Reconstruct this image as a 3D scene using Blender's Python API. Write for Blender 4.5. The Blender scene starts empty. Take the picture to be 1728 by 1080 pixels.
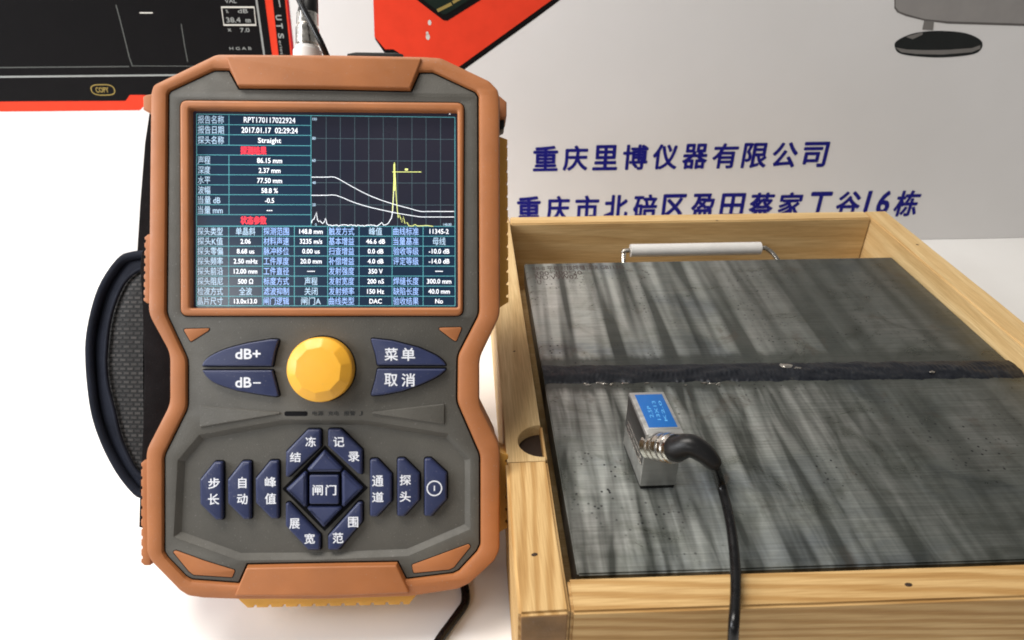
import bpy, bmesh, math, random
from mathutils import Vector, Matrix, noise
random.seed(4)
S = bpy.context.scene
COL = S.collection

# ------------------------------------------------------------------ camera, world, lamps, exposure
FPX = 1200.0                                   # focal length in photograph pixels (1728 wide)
PITCH = math.atan(764 / FPX)
HCAM = 0.333
FWD = Vector((0, math.cos(PITCH), -math.sin(PITCH)))
UP = Vector((0, math.sin(PITCH), math.cos(PITCH)))
RGT = Vector((1, 0, 0))
CAMP = Vector((0, 0, HCAM))
cam = bpy.data.cameras.new('camera')
cam.sensor_width = 36; cam.lens = FPX / 1728 * 36; cam.clip_start = 0.01; cam.clip_end = 50
camo = bpy.data.objects.new('camera', cam); COL.objects.link(camo)
camo.location = CAMP; camo.rotation_euler = (math.pi / 2 - PITCH, 0, 0)
S.camera = camo
cam.dof.use_dof = True; cam.dof.focus_distance = .42; cam.dof.aperture_fstop = 13
S.cycles.filter_width = 1.8

w = bpy.data.worlds.new('World'); S.world = w; w.use_nodes = True
w.node_tree.nodes['Background'].inputs[0].default_value = (1.0, 0.97, 0.93, 1)
w.node_tree.nodes['Background'].inputs[1].default_value = 0.19

def area(name, loc, target, sx, sy, power, col):
    l = bpy.data.lights.new(name, 'AREA'); l.shape = 'RECTANGLE'; l.size = sx; l.size_y = sy
    l.energy = power; l.color = col
    o = bpy.data.objects.new(name, l); COL.objects.link(o); o.location = loc
    o.rotation_euler = (Vector(target) - Vector(loc)).to_track_quat('-Z', 'Y').to_euler()
    return o
area('ceiling_lamp', (-0.55, 0.45, 1.35), (0.0, 0.38, 0.0), 0.5, 0.9, 22, (1.0, 0.95, 0.88))
area('window_light', (-1.05, 0.0, 0.62), (-0.3, 0.6, 0.1), 0.6, 0.6, 12.5, (0.95, 0.97, 1.0))

area('screen_glare_lamp', (-0.525, -0.59, 0.70), (-0.16, 0.29, 0.14), 0.26, 0.26, 1.6, (1.0, 0.98, 0.95))  # unseen lamp added so that its reflection puts glare on the display
S.view_settings.view_transform = 'Standard'; S.view_settings.look = 'None'
S.view_settings.exposure = 0.0; S.view_settings.gamma = 1.0
S.cycles.max_bounces = 8

# ------------------------------------------------------------------ materials
def srgb(r, g, b):
    f = lambda c: (c / 255 / 12.92) if c <= 10 else ((c / 255 + 0.055) / 1.055) ** 2.4
    return (f(r), f(g), f(b), 1)

class NT:
    def __init__(s, name):
        s.m = bpy.data.materials.new(name); s.m.use_nodes = True
        s.t = s.m.node_tree; s.b = s.t.nodes['Principled BSDF']
    def n(s, typ, **kw):
        nd = s.t.nodes.new('ShaderNode' + typ)
        for k, v in kw.items():
            if k.startswith('i_'): nd.inputs[k[2:].replace('_', ' ')].default_value = v
            else: setattr(nd, k, v)
        return nd
    def l(s, a, b): s.t.links.new(a, b)
    def mapping(s, scale, coord='Object'):
        tc = s.n('TexCoord'); mp = s.n('Mapping'); mp.inputs['Scale'].default_value = scale
        s.l(tc.outputs[coord], mp.inputs[0]); return mp.outputs[0]
    def noise(s, vec, scale, detail=3, rough=.55, dist=0):
        nd = s.n('TexNoise'); nd.inputs['Scale'].default_value = scale; nd.inputs['Detail'].default_value = detail
        nd.inputs['Roughness'].default_value = rough; nd.inputs['Distortion'].default_value = dist
        s.l(vec, nd.inputs['Vector']); return nd.outputs['Fac']
    def ramp(s, fac, stops):
        r = s.n('ValToRGB'); e = r.color_ramp.elements
        e[0].position, e[0].color = stops[0]; e[1].position, e[1].color = stops[-1]
        for p, c in stops[1:-1]:
            q = e.new(p); q.color = c
        s.l(fac, r.inputs[0]); return r.outputs[0]
    def rng(s, fac, a, b, c, d):
        m = s.n('MapRange'); 
        for i, v in enumerate((a, b, c, d)): m.inputs[i + 1].default_value = v
        s.l(fac, m.inputs[0]); return m.outputs[0]
    def mix(s, a, b, fac, blend='MIX'):
        m = s.n('MixRGB', blend_type=blend)
        for i, v in ((0, fac), (1, a), (2, b)):
            if isinstance(v, (int, float)): m.inputs[i].default_value = v
            elif isinstance(v, tuple): m.inputs[i].default_value = v
            else: s.l(v, m.inputs[i])
        return m.outputs[0]
    def bump(s, h, strength, dist=.001):
        b = s.n('Bump'); b.inputs['Strength'].default_value = strength; b.inputs['Distance'].default_value = dist
        s.l(h, b.inputs['Height']); s.l(b.outputs[0], s.b.inputs['Normal'])

def plastic(name, col, rough=.45, grain=0, gscale=2500, var=.08, spec=.5):
    m = NT(name); v = m.mapping((1, 1, 1))
    n1 = m.noise(v, 35, 4)
    dark = tuple(c * (1 - var * 2) for c in col[:3]) + (1,); lite = tuple(min(1, c * (1 + var * 2)) for c in col[:3]) + (1,)
    cc = m.ramp(n1, [(.3, dark), (.7, lite)])
    if grain:
        sc_ = m.rng(m.noise(m.mapping((1, 9, 3)), 120, 4, .7, .4), .66, .78, 0, .16)
        cc = m.mix(cc, tuple(min(1, c * 1.5 + .05) for c in col[:3]) + (1,), sc_)
        sp_ = m.rng(m.noise(v, 1100, 1), .70, .78, 0, .30 if sum(col[:3]) > .1 else .04)
        cc = m.mix(cc, (.30, .29, .27, 1), sp_)
    m.l(cc, m.b.inputs['Base Color'])
    m.l(m.rng(m.noise(v, 160, 3), .3, .7, rough - .06, rough + .08), m.b.inputs['Roughness'])
    m.b.inputs['Specular IOR Level'].default_value = spec
    if grain: m.bump(m.noise(v, gscale, 2), grain, .0003)
    return m.m

def flat(name, col, rough=.6, emit=0):
    m = NT(name); v = m.mapping((1, 1, 1)); n1 = m.noise(v, 60, 2)
    d = tuple(c * .93 for c in col[:3]) + (1,)
    c = m.ramp(n1, [(.35, d), (.65, col)])
    m.l(c, m.b.inputs['Base Color']); m.b.inputs['Roughness'].default_value = rough
    if emit:
        m.l(c, m.b.inputs['Emission Color']); m.b.inputs['Emission Strength'].default_value = emit
    return m.m

def metal(name, col, rough=.3, streak=None):
    m = NT(name); v = m.mapping(streak or (1, 1, 1)); n1 = m.noise(v, 300, 4)
    m.l(m.ramp(n1, [(.3, tuple(c * .75 for c in col[:3]) + (1,)), (.7, col)]), m.b.inputs['Base Color'])
    m.b.inputs['Metallic'].default_value = 1
    m.l(m.rng(n1, .3, .7, rough - .08, rough + .1), m.b.inputs['Roughness'])
    return m.m

def wood_mat(name, pale, line, scale=75, seed=0.0, contrast=1.0):
    m = NT(name)
    tc = m.n('TexCoord'); oi = m.n('ObjectInfo')
    off = m.n('VectorMath', operation='SCALE'); m.l(tc.outputs['Object'], off.inputs[0]); off.inputs['Scale'].default_value = 1
    add = m.n('VectorMath', operation='ADD'); m.l(off.outputs[0], add.inputs[0])
    cb = m.n('CombineXYZ'); mul = m.n('Math', operation='MULTIPLY'); m.l(oi.outputs['Random'], mul.inputs[0]); mul.inputs[1].default_value = 3.1
    for i in range(3): m.l(mul.outputs[0], cb.inputs[i])
    m.l(cb.outputs[0], add.inputs[1])
    mp = m.n('Mapping'); mp.inputs['Scale'].default_value = (.06, 1, 1); m.l(add.outputs[0], mp.inputs[0])
    wv = m.n('TexWave', wave_type='BANDS', bands_direction='DIAGONAL'); wv.inputs['Scale'].default_value = scale
    wv.inputs['Distortion'].default_value = 4.6; wv.inputs['Detail'].default_value = 3; wv.inputs['Detail Scale'].default_value = 1.1
    m.l(mp.outputs[0], wv.inputs[0])
    mp2 = m.n('Mapping'); mp2.inputs['Scale'].default_value = (.03, 1, 1); m.l(add.outputs[0], mp2.inputs[0])
    fib = m.noise(mp2.outputs[0], 1500, 3, .6)
    big = m.noise(mp.outputs[0], 45, 3)
    mid = tuple(.5 * (a + b) for a, b in zip(pale, line))
    c = m.ramp(wv.outputs['Fac'], [(.12, mid if contrast < 1 else line), (.45, mid), (.75, pale), (1, pale)])
    c = m.mix(c, m.ramp(fib, [(.3, (.66, .58, .48, 1)), (.65, (1, 1, 1, 1))]), .7, 'MULTIPLY')
    c = m.mix(c, m.ramp(big, [(.3, (.74, .66, .54, 1)), (.6, (1, 1, 1, 1))]), .75, 'MULTIPLY')
    m.l(c, m.b.inputs['Base Color']); m.b.inputs['Roughness'].default_value = .62
    m.b.inputs['Specular IOR Level'].default_value = .3
    m.bump(m.mix(fib, wv.outputs['Fac'], .4), .25, .0006)
    return m.m

M = {}
M['orange'] = plastic('orange_rubber', (.37, .132, .042, 1), .5, .2, 1800, .05)
M['panel'] = plastic('grey_panel', (.080, .075, .064, 1), .58, .6, 1700, .08)
M['key'] = plastic('navy_key', (.020, .028, .082, 1), .40, .1, 2000, .06)
M['yellow'] = plastic('yellow_rubber', (.86, .43, .035, 1), .38, .05, 1500, .04)
M['gripyellow'] = plastic('grip_yellow', (.70, .36, .06, 1), .5, .15, 1500, .05)
M['gasket'] = plastic('black_gasket', (.004, .004, .005, 1), .8, 0, 900, .1, .15)
M['blackrubber'] = plastic('black_rubber', (.007, .007, .0075, 1), .38, .05, 900, .1, .35)
M['cable'] = plastic('cable_sheath', (.005, .005, .0055, 1), .26, 0, 900, .1, .35)
M['label'] = flat('key_paint', (.78, .80, .86, 1), .5)
M['darkprint'] = flat('dark_print', (.012, .012, .012, 1), .5)
M['screen'] = None
M['silver'] = metal('nickel', (.72, .69, .64, 1), .22)
M['steelrod'] = metal('steel_rod', (.6, .57, .52, 1), .28)
M['probe'] = metal('brushed_steel', (.56, .56, .545, 1), .36, (.1, 1, 1)); M['probe'].node_tree.nodes['Principled BSDF'].inputs['Metallic'].default_value = .8
M['probedark'] = metal('probe_side', (.17, .165, .17, 1), .42, (1, .1, 1))
M['bluelabel'] = flat('blue_label', (.003, .105, .37, 1), .45)
M['lightblue'] = flat('light_blue_print', (.10, .38, .75, 1), .5)
M['whitetube'] = plastic('white_tube', (.66, .65, .63, 1), .4, 0, 900, .03)
M['wood'] = wood_mat('pine', (.66, .45, .205, 1), (.50, .30, .11, 1), 105)
M['woodpale'] = wood_mat('pale_pine', (.76, .57, .30, 1), (.64, .43, .19, 1), 40, 0, .8)
M['woodend'] = plastic('end_grain', (.24, .13, .05, 1), .8, .6, 900, .2)
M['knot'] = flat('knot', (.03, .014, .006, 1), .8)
M['strapblack'] = plastic('strap_web', (.0055, .004, .0045, 1), .85, .7, 1500, .2, .12)
M['piping'] = plastic('strap_piping', (.010, .012, .020, 1), .75, .9, 1400, .2, .12)
M['weldink'] = flat('engraving', (.05, .03, .028, 1), .6)

# weave of the strap pad
m = NT('basket_weave'); v = m.mapping((1, 1, 1))
br = m.n('TexBrick', offset=.5); m.l(v, br.inputs['Vector'])
br.inputs['Scale'].default_value = 1; br.inputs['Brick Width'].default_value = .0040; br.inputs['Row Height'].default_value = .0023
br.inputs['Mortar Size'].default_value = .0006; br.inputs['Mortar Smooth'].default_value = .4
br.inputs['Color1'].default_value = (.050, .046, .044, 1); br.inputs['Color2'].default_value = (.020, .018, .018, 1); br.inputs['Mortar'].default_value = (.006, .006, .006, 1)
m.l(br.outputs['Color'], m.b.inputs['Base Color']); m.b.inputs['Roughness'].default_value = .6; m.b.inputs['Specular IOR Level'].default_value = .25
m.bump(m.mix((1, 1, 1, 1), (0, 0, 0, 1), br.outputs['Fac']), 1, .0008); M['weave'] = m.m

# white laminate table
m = NT('white_tabletop'); v = m.mapping((1, 1, 1))
m.l(m.ramp(m.noise(v, 7, 4), [(.3, (.80, .785, .765, 1)), (.7, (.86, .85, .835, 1))]), m.b.inputs['Base Color'])
m.l(m.rng(m.noise(v, 40, 4), .3, .7, .38, .55), m.b.inputs['Roughness'])
m.bump(m.noise(v, 500, 2), .06, .0004); M['table'] = m.m
# printed board
m = NT('banner_print'); v = m.mapping((1, 1, 1))
m.l(m.ramp(m.noise(v, 5, 4), [(.3, (.70, .685, .675, 1)), (.7, (.76, .745, .74, 1))]), m.b.inputs['Base Color'])
m.b.inputs['Roughness'].default_value = .5; m.bump(m.noise(v, 18, 3), .12, .002); M['banner'] = m.m
for nm, c, r in (('p_red', (.76, .055, .025, 1), .4), ('p_darkred', (.36, .02, .03, 1), .4), ('p_black', (.007, .0065, .007, 1), .38), ('p_screen', (.010, .007, .007, 1), .38),
                 ('p_grey', (.30, .31, .30, 1), .5), ('p_dim', (.10, .105, .10, 1), .5), ('p_white', (.62, .60, .55, 1), .5), ('p_gold', (.30, .22, .07, 1), .5),
                 ('p_blue', (.016, .016, .20, 1), .45), ('p_greybody', (.30, .285, .275, 1), .5), ('p_greyedge', (.14, .13, .125, 1), .5), ('p_foot', (.022, .024, .024, 1), .5), ('p_footlight', (.20, .19, .18, 1), .5), ('p_green', (.012, .02, .016, 1), .4)):
    M[nm] = flat(nm, c, r)
    M[nm].node_tree.nodes['Principled BSDF'].inputs['Specular IOR Level'].default_value = .06

# screen: faint self-lit dark panel under glass
m = NT('display_glass'); v = m.mapping((1, 1, 1))
c = m.ramp(m.noise(v, 14, 2), [(.3, (.010, .012, .022, 1)), (.7, (.016, .014, .022, 1))])
m.l(c, m.b.inputs['Base Color']); m.l(c, m.b.inputs['Emission Color']); m.b.inputs['Emission Strength'].default_value = .7
m.l(m.rng(m.noise(v, 25, 4), .35, .65, .16, .30), m.b.inputs['Roughness']); m.b.inputs['Specular IOR Level'].default_value = .45; M['screen'] = m.m
M['s_cell'] = flat('ui_cell', (.006, .018, .040, 1), .2, .7)
M['s_cyan'] = flat('ui_cyan', (.085, .33, .37, 1), .3, .75)
M['s_grid'] = flat('ui_grid', (.05, .085, .10, 1), .3, .8)
M['s_white'] = flat('ui_white', (.80, .84, .90, 1), .3, .85)
M['s_soft'] = flat('ui_soft', (.34, .47, .60, 1), .3, .85)
M['s_lilac'] = flat('ui_lilac', (.26, .40, .72, 1), .3, .85)
M['s_red'] = flat('ui_red', (.85, .035, .06, 1), .3, .95)
M['s_yellow'] = flat('ui_yellow', (.62, .66, .22, 1), .3, .9)

# steel plate, milled along its depth
m = NT('milled_steel'); v = m.mapping((1, 1, 1))
tc = m.n('TexCoord')
def mapped(sc, rot=0):
    mp = m.n('Mapping'); mp.inputs['Scale'].default_value = sc; mp.inputs['Rotation'].default_value = (0, 0, rot)
    m.l(tc.outputs['Object'], mp.inputs[0]); return mp.outputs[0]
st = m.noise(mapped((85, 3.5, 1)), 1, 1.6, .5, .2)
st2 = m.noise(mapped((140, 16, 1)), 1, 2, .6, .4)
fine = m.noise(mapped((14, 900, 1)), 1, 2)
scr = m.noise(mapped((40, 520, 1), .5), 1, 2, .5)
big = m.noise(mapped((9, 12, 1)), 1, 5, .6, .5)
blot = m.noise(mapped((26, 30, 1)), 1, 5, .65, 1.2)
sp = m.n('SeparateXYZ'); m.l(tc.outputs['Object'], sp.inputs[0])
side = m.rng(sp.outputs['X'], .07, .21, 1, 0)             # left streaks brighter: the light's uneven reflection put into the colour
amp = m.rng(side, 0, 1, .13, 1)
dy = m.n('Math', operation='ADD'); m.l(sp.outputs['Y'], dy.inputs[0]); dy.inputs[1].default_value = .150
ab = m.n('Math', operation='ABSOLUTE'); m.l(dy.outputs[0], ab.inputs[0])
wob = m.n('Math', operation='MULTIPLY_ADD'); m.l(st2, wob.inputs[0]); wob.inputs[1].default_value = .012; m.l(ab.outputs[0], wob.inputs[2])
offw = m.rng(wob.outputs[0], .021, .027, .12, 1)            # strokes stop short of the weld
lower = m.rng(sp.outputs['Y'], -.155, -.145, 1, 0)
sx = m.mix(st, m.mix(st, st2, .5), lower)
sr = m.ramp(sx, [(.40, (0, 0, 0, 1)), (.52, (.55, .55, .55, 1)), (.62, (1, 1, 1, 1))])
sa = m.n('Math', operation='MULTIPLY'); m.l(sr, sa.inputs[0]); m.l(amp, sa.inputs[1])
sb_ = m.n('Math', operation='MULTIPLY'); m.l(sa.outputs[0], sb_.inputs[0]); m.l(offw, sb_.inputs[1])
base = m.mix((.085, .090, .084, 1), (.53, .54, .53, 1), sb_.outputs[0])
base = m.mix(base, m.ramp(big, [(.34, (.40, .46, .52, 1)), (.47, (.80, .84, .80, 1)), (.60, (1, 1, .96, 1))]), .85, 'MULTIPLY')
base = m.mix(base, m.ramp(blot, [(.38, (.55, .56, .50, 1)), (.52, (1, 1, 1, 1))]), .55, 'MULTIPLY')
base = m.mix(base, m.ramp(fine, [(.35, (.6, .6, .6, 1)), (.65, (1.0, 1.0, 1.0, 1))]), .6, 'MULTIPLY')
vo = m.n('TexVoronoi'); vo.inputs['Scale'].default_value = 260; m.l(tc.outputs['Object'], vo.inputs['Vector'])
pit = m.rng(vo.outputs['Distance'], .12, .22, 1, 0)
pm = m.rng(m.noise(mapped((16, 16, 1)), 1, 3), .50, .62, 0, 1)
pp = m.n('Math', operation='MULTIPLY'); m.l(pit, pp.inputs[0]); m.l(pm, pp.inputs[1])
base = m.mix(base, (.015, .015, .017, 1), pp.outputs[0])
rust = m.rng(m.noise(mapped((30, 34, 1)), 1, 5, .7, .6), .60, .72, 0, .55)
base = m.mix(base, (.075, .052, .035, 1), rust)
m.l(base, m.b.inputs['Base Color']); m.b.inputs['Metallic'].default_value = .5
m.l(m.rng(blot, .35, .65, .26, .50), m.b.inputs['Roughness'])
m.bump(m.mix(m.mix(fine, scr, .4), blot, .3), .35, .0005); M['steel'] = m.m
m = NT('weld_oxide'); v = m.mapping((1, 1, 1))
n1 = m.noise(v, 220, 5, .65)
m.l(m.ramp(n1, [(.35, (.008, .010, .016, 1)), (.60, (.020, .023, .030, 1)), (.75, (.06, .06, .058, 1)), (.85, (.2, .19, .18, 1))]), m.b.inputs['Base Color'])
m.b.inputs['Metallic'].default_value = .5; m.b.inputs['Roughness'].default_value = .42; m.bump(n1, .35, .0006); M['weld'] = m.m
M['plateside'] = metal('plate_side', (.14, .13, .12, 1), .5)

# ------------------------------------------------------------------ helpers (millimetres in, metres out)
MM = Matrix.Scale(.001, 4)
def link(name, me, mat, parent=None, smooth=35, kind=None):
    o = bpy.data.objects.new(name, me); COL.objects.link(o)
    if mat and not me.materials: me.materials.append(mat)
    if smooth:
        for p in me.polygons: p.use_smooth = True
        me.set_sharp_from_angle(angle=math.radians(smooth))
    if parent: o.parent = parent
    if kind: o['kind'] = kind
    return o
def empty(name, mat, label, cat, group=None):
    o = bpy.data.objects.new(name, None); COL.objects.link(o); o.empty_display_size = .01
    o.matrix_world = mat; return tag(o, label, cat, group)
def tag(o, label, cat, group=None):
    o['label'] = label; o['category'] = cat
    if group: o['group'] = group
    return o
def fillet(pts, r, n=5):
    out = []; N = len(pts)
    for i in range(N):
        a, b, c = Vector(pts[i - 1]), Vector(pts[i]), Vector(pts[(i + 1) % N])
        d1, d2 = a - b, c - b; l1, l2 = d1.length, d2.length
        if l1 < 1e-6 or l2 < 1e-6: continue
        d1 /= l1; d2 /= l2
        rr = r[i] if isinstance(r, (list, tuple)) else r
        ang = d1.angle(d2)
        if ang > math.radians(172) or rr <= 0: out.append(tuple(b)); continue
        t = min(rr / math.tan(ang / 2), l1 * .45, l2 * .45)
        for k in range(n + 1):
            s = k / n
            p = (b + d1 * t) * (1 - s) ** 2 + b * 2 * s * (1 - s) + (b + d2 * t) * s * s
            out.append(tuple(p))
    return out
def spline(pts, n=5, closed=False):
    out = []; N = len(pts)
    for i in range(N if closed else N - 1):
        g = (lambda k: Vector(pts[k % N])) if closed else (lambda k: Vector(pts[max(0, min(N - 1, k))]))
        p0, p1, p2, p3 = g(i - 1), g(i), g(i + 1), g(i + 2)
        for k in range(n):
            t = k / n
            out.append(tuple(.5 * ((2 * p1) + (p2 - p0) * t + (2 * p0 - 5 * p1 + 4 * p2 - p3) * t * t + (3 * p1 - p0 - 3 * p2 + p3) * t ** 3)))
    if not closed: out.append(tuple(pts[-1]))
    return out
def prism_mesh(name, loops, w0, w1, bev=0, res=2, off=0):
    c = bpy.data.curves.new(name, 'CURVE'); c.dimensions = '2D'; c.fill_mode = 'BOTH'
    for L in loops:
        s = c.splines.new('POLY'); s.points.add(len(L) - 1); s.use_cyclic_u = True
        for p, q in zip(s.points, L): p.co = (q[0], q[1], 0, 1)
    c.extrude = max(0, (w1 - w0) / 2 - bev); c.bevel_depth = bev; c.bevel_resolution = res; c.offset = -bev + off
    o = bpy.data.objects.new(name, c); COL.objects.link(o)
    dg = bpy.context.evaluated_depsgraph_get(); me = bpy.data.meshes.new_from_object(o.evaluated_get(dg))
    bpy.data.objects.remove(o); bpy.data.curves.remove(c)
    bm = bmesh.new(); bm.from_mesh(me); bmesh.ops.remove_doubles(bm, verts=bm.verts, dist=1e-4)
    bmesh.ops.recalc_face_normals(bm, faces=bm.faces); bm.to_mesh(me); bm.free()
    me.materials.clear()
    me.transform(MM @ Matrix.Translation((0, 0, (w0 + w1) / 2))); me.name = name
    return me
def prism(name, loops, w0, w1, mat, parent, bev=0, res=2, off=0, smooth=35):
    return link(name, prism_mesh(name, loops, w0, w1, bev, res, off), mat, parent, smooth)
def from_bm(name, bm, mat, parent=None, smooth=35, scale=True):
    me = bpy.data.meshes.new(name); bmesh.ops.recalc_face_normals(bm, faces=bm.faces); bm.to_mesh(me); bm.free()
    if scale: me.transform(MM)
    return link(name, me, mat, parent, smooth)
def box_bm(x0, x1, y0, y1, z0, z1, bev=0, seg=2, bm=None):
    b = bmesh.new(); bmesh.ops.create_cube(b, size=1)
    b.transform(Matrix.Translation(((x0 + x1) / 2, (y0 + y1) / 2, (z0 + z1) / 2)) @ Matrix.Diagonal((x1 - x0, y1 - y0, z1 - z0, 1)))
    if bev: bmesh.ops.bevel(b, geom=b.edges[:], offset=bev, segments=seg, affect='EDGES', profile=.6)
    if bm is None: return b
    t = bpy.data.meshes.new('t'); b.to_mesh(t); b.free(); bm.from_mesh(t); bpy.data.meshes.remove(t); return bm
def tube_bm(pts, rad, n=12, bm=None, cap=True):
    bm = bm or bmesh.new(); rings = []; P = [Vector(p) for p in pts]; nrm = None
    for i, p in enumerate(P):
        t = (P[min(i + 1, len(P) - 1)] - P[max(i - 1, 0)]).normalized()
        if nrm is None: nrm = t.orthogonal().normalized()
        nrm = (nrm - t * nrm.dot(t)).normalized(); b = t.cross(nrm)
        r = rad[i] if isinstance(rad, (list, tuple)) else rad
        rings.append([bm.verts.new(p + (nrm * math.cos(a) + b * math.sin(a)) * r) for a in [2 * math.pi * k / n for k in range(n)]])
    for A, B in zip(rings, rings[1:]):
        for k in range(n): bm.faces.new((A[k], A[(k + 1) % n], B[(k + 1) % n], B[k]))
    if cap: bm.faces.new(rings[0][::-1]); bm.faces.new(rings[-1])
    return bm
_T = {}
def text_me(body, bold=0.0, space=1.0):
    """flat text outline as (verts, faces) in a unit box of its own bounds, with its aspect"""
    k = (body, bold, space)
    if k not in _T:
        c = bpy.data.curves.new('t', 'FONT'); c.body = body; c.size = 1; c.offset = bold; c.space_character = space; c.resolution_u = 3
        o = bpy.data.objects.new('t', c); COL.objects.link(o)
        me = bpy.data.meshes.new_from_object(o.evaluated_get(bpy.context.evaluated_depsgraph_get()))
        V = [v.co.copy() for v in me.vertices]; Fc = [tuple(p.vertices) for p in me.polygons]
        bpy.data.objects.remove(o); bpy.data.curves.remove(c); bpy.data.meshes.remove(me)
        _T[k] = (V, Fc)
    return _T[k]
class Flat:
    """collects flat shapes on a plane (mm) into one mesh"""
    def __init__(s): s.V = []; s.F = []
    def text(s, body, x0, y0, x1, y1, z, bold=.02, space=1.0, rot=0):
        V, Fc = text_me(body, 0, space)
        if not V: return
        ax, bx = min(v.x for v in V), max(v.x for v in V); ay, by = min(v.y for v in V), max(v.y for v in V)
        hgt = (x1 - x0) if rot else (y1 - y0)
        e = bold * .75 * abs(hgt) / max(.3, by - ay)
        x0 += e; x1 -= e; y0 += e; y1 -= e
        for k in range(8 if bold > .006 else 1):            # heavier strokes: the same outline stamped round a tiny circle
            dx, dy = (e * math.cos(k * math.pi / 4), e * math.sin(k * math.pi / 4)) if bold > .006 else (0, 0)
            b = len(s.V)
            for v in V:
                a, c = (v.x - ax) / max(1e-6, bx - ax), (v.y - ay) / max(1e-6, by - ay)
                if rot: a, c = (1 - c, a) if rot > 0 else (c, 1 - a)
                s.V.append((x0 + (x1 - x0) * a + dx, y0 + (y1 - y0) * c + dy, z + k * .0025))
            s.F += [tuple(i + b for i in f) for f in Fc]
    def poly(s, pts, z):
        b = len(s.V); s.V += [(p[0], p[1], z) for p in pts]; s.F.append(tuple(range(b, b + len(pts))))
    def line(s, pts, wd, z, closed=False):
        P = [Vector((p[0], p[1])) for p in pts]; N = len(P); b = len(s.V)
        for i in range(N):
            a, c = (P[i - 1], P[(i + 1) % N]) if closed else (P[max(0, i - 1)], P[min(N - 1, i + 1)])
            t = (c - a).normalized(); n = Vector((-t.y, t.x)) * wd / 2
            s.V += [(*(P[i] + n), z), (*(P[i] - n), z)]
        for i in range(N if closed else N - 1):
            j = (i + 1) % N; s.F.append((b + 2 * i, b + 2 * i + 1, b + 2 * j + 1, b + 2 * j))
    def build(s, name, mat, parent):
        me = bpy.data.meshes.new(name); me.from_pydata(s.V, [], s.F); me.transform(MM)
        bm = bmesh.new(); bm.from_mesh(me)
        for f in bm.faces:
            f.normal_update()
            if f.normal.z < 0: f.normal_flip()
        bm.to_mesh(me); bm.free()
        return link(name, me, mat, parent, 0)

def ray(px, py): return FWD + RGT * ((px - 864) / FPX) - UP * ((py - 540) / FPX)
def at_z(px, py, z): d = ray(px, py); return CAMP + d * ((z - HCAM) / d.z)
def at_y(px, py, y): d = ray(px, py); return CAMP + d * (y / d.y)

# ------------------------------------------------------------------ the surface
tb = from_bm('tabletop', box_bm(-1300, 1500, -250, 1500, -30, 0, 2), M['table'], None, 35); tb['kind'] = 'structure'

# ------------------------------------------------------------------ printed board behind
BA = math.radians(2.3)
BP = Vector((.428, .681, 0)); BX = Vector((math.cos(BA), math.sin(BA), 0)); BN = Vector((math.sin(BA), -math.cos(BA), 0))
banner = empty('printed_board', Matrix(((BX.x, 0, BN.x, BP.x), (BX.y, 0, BN.y, BP.y), (0, 1, 0, 0), (0, 0, 0, 1))),
               'white printed backdrop board with red instruments and blue Chinese lettering behind the crate', 'backdrop')
def bn(px, py):
    d = ray(px, py); t = (BP - CAMP).dot(BN) / d.dot(BN); q = CAMP + d * t - BP
    return (q.dot(BX) * 1000, q.z * 1000)
from_bm('board', box_bm(-1500, 900, 0, 520, -8, 0, .6, 1), M['banner'], banner)
def bpoly(name, mat, polys, z):
    f = Flat()
    for p in polys: f.poly([bn(*q) for q in p], z)
    return f.build(name, M[mat], banner)
def btext(f, body, x0, y0, x1, y1, z, bold=.02, space=1, rot=0):
    a = bn(x0, y1); b = bn(x1, y1); c = bn((x0 + x1) / 2, y0); d = bn((x0 + x1) / 2, y1)
    f.text(body, a[0], d[1], b[0], c[1], z, bold, space, rot)
# blue company lettering
L1 = '重庆里博仪器有限公司'
for i, ch in enumerate(L1):
    x = 899 + i * 50.0; y = 246 - i * .75
    f = Flat(); btext(f, ch, x, y, x + 42, y + 43, .25, .034); f.build('character', M['p_blue'], banner)
L2 = ['重', '庆', '市', '北', '碚', '区', '盈', '田', '蔡', '家', '工', '谷', '1', '6', '栋']
x = 872
for i, ch in enumerate(L2):
    y = 331 - (x - 872) * .0155
    wd = 42
    if ch in '16': wd = 24 if ch == '6' else 9
    f = Flat(); btext(f, ch, x, y, x + wd - 2, y + 44 if ch not in '16' else y + 40, .25, .012 if ch == '1' else .034); f.build('character', M['p_blue'], banner)
    x += {'谷': 49, '1': 20, '6': 29}.get(ch, 48.5)
# red instrument picture, left
bpoly('printed_case', 'p_red', [[(-130, 189), (60, 188), (236, 186), (242, 180), (300, 181), (504, 179), (509, 172), (497, 95), (483, -30), (466, -150), (-235, -150)]], .15)
bpoly('printed_panel', 'p_black', [[(-110, 172), (212, 170), (219, 160), (241, 160), (300, 165), (464, 150), (459, 92), (443, -30), (425, -150), (-210, -150)],
                                   [(477, 150), (499, 150), (490, 92), (478, -30), (461, -150), (439, -150), (457, -30), (470, 92)]], .30)
bpoly('printed_edge', 'p_darkred', [[(493, 92), (496.5, 92), (484, -30), (467, -150), (463, -150), (480.5, -30)]], .30)
f = Flat()
for a, b, wd in (((-140, 131), (440, 125), .9), ((447, 100), (412, -150), 1.0)): f.line([bn(*a), bn(*b)], wd * 1.7, .45)
f.build('printed_rule', M['p_grey'], banner)
f = Flat()
f.line([bn(-140, 115), bn(218, 112)], .9, .45); f.line([bn(224, 111), bn(440, 112)], .6, .45)
f.line([bn(196, 8), bn(202, 30), bn(214, 78), bn(218, 95), bn(224, 112)], .9, .45); f.line([bn(306, 40), bn(312, 78), bn(317, 104)], .8, .45)
f.build('printed_trace', M['p_dim'], banner)
f = Flat()
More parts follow.
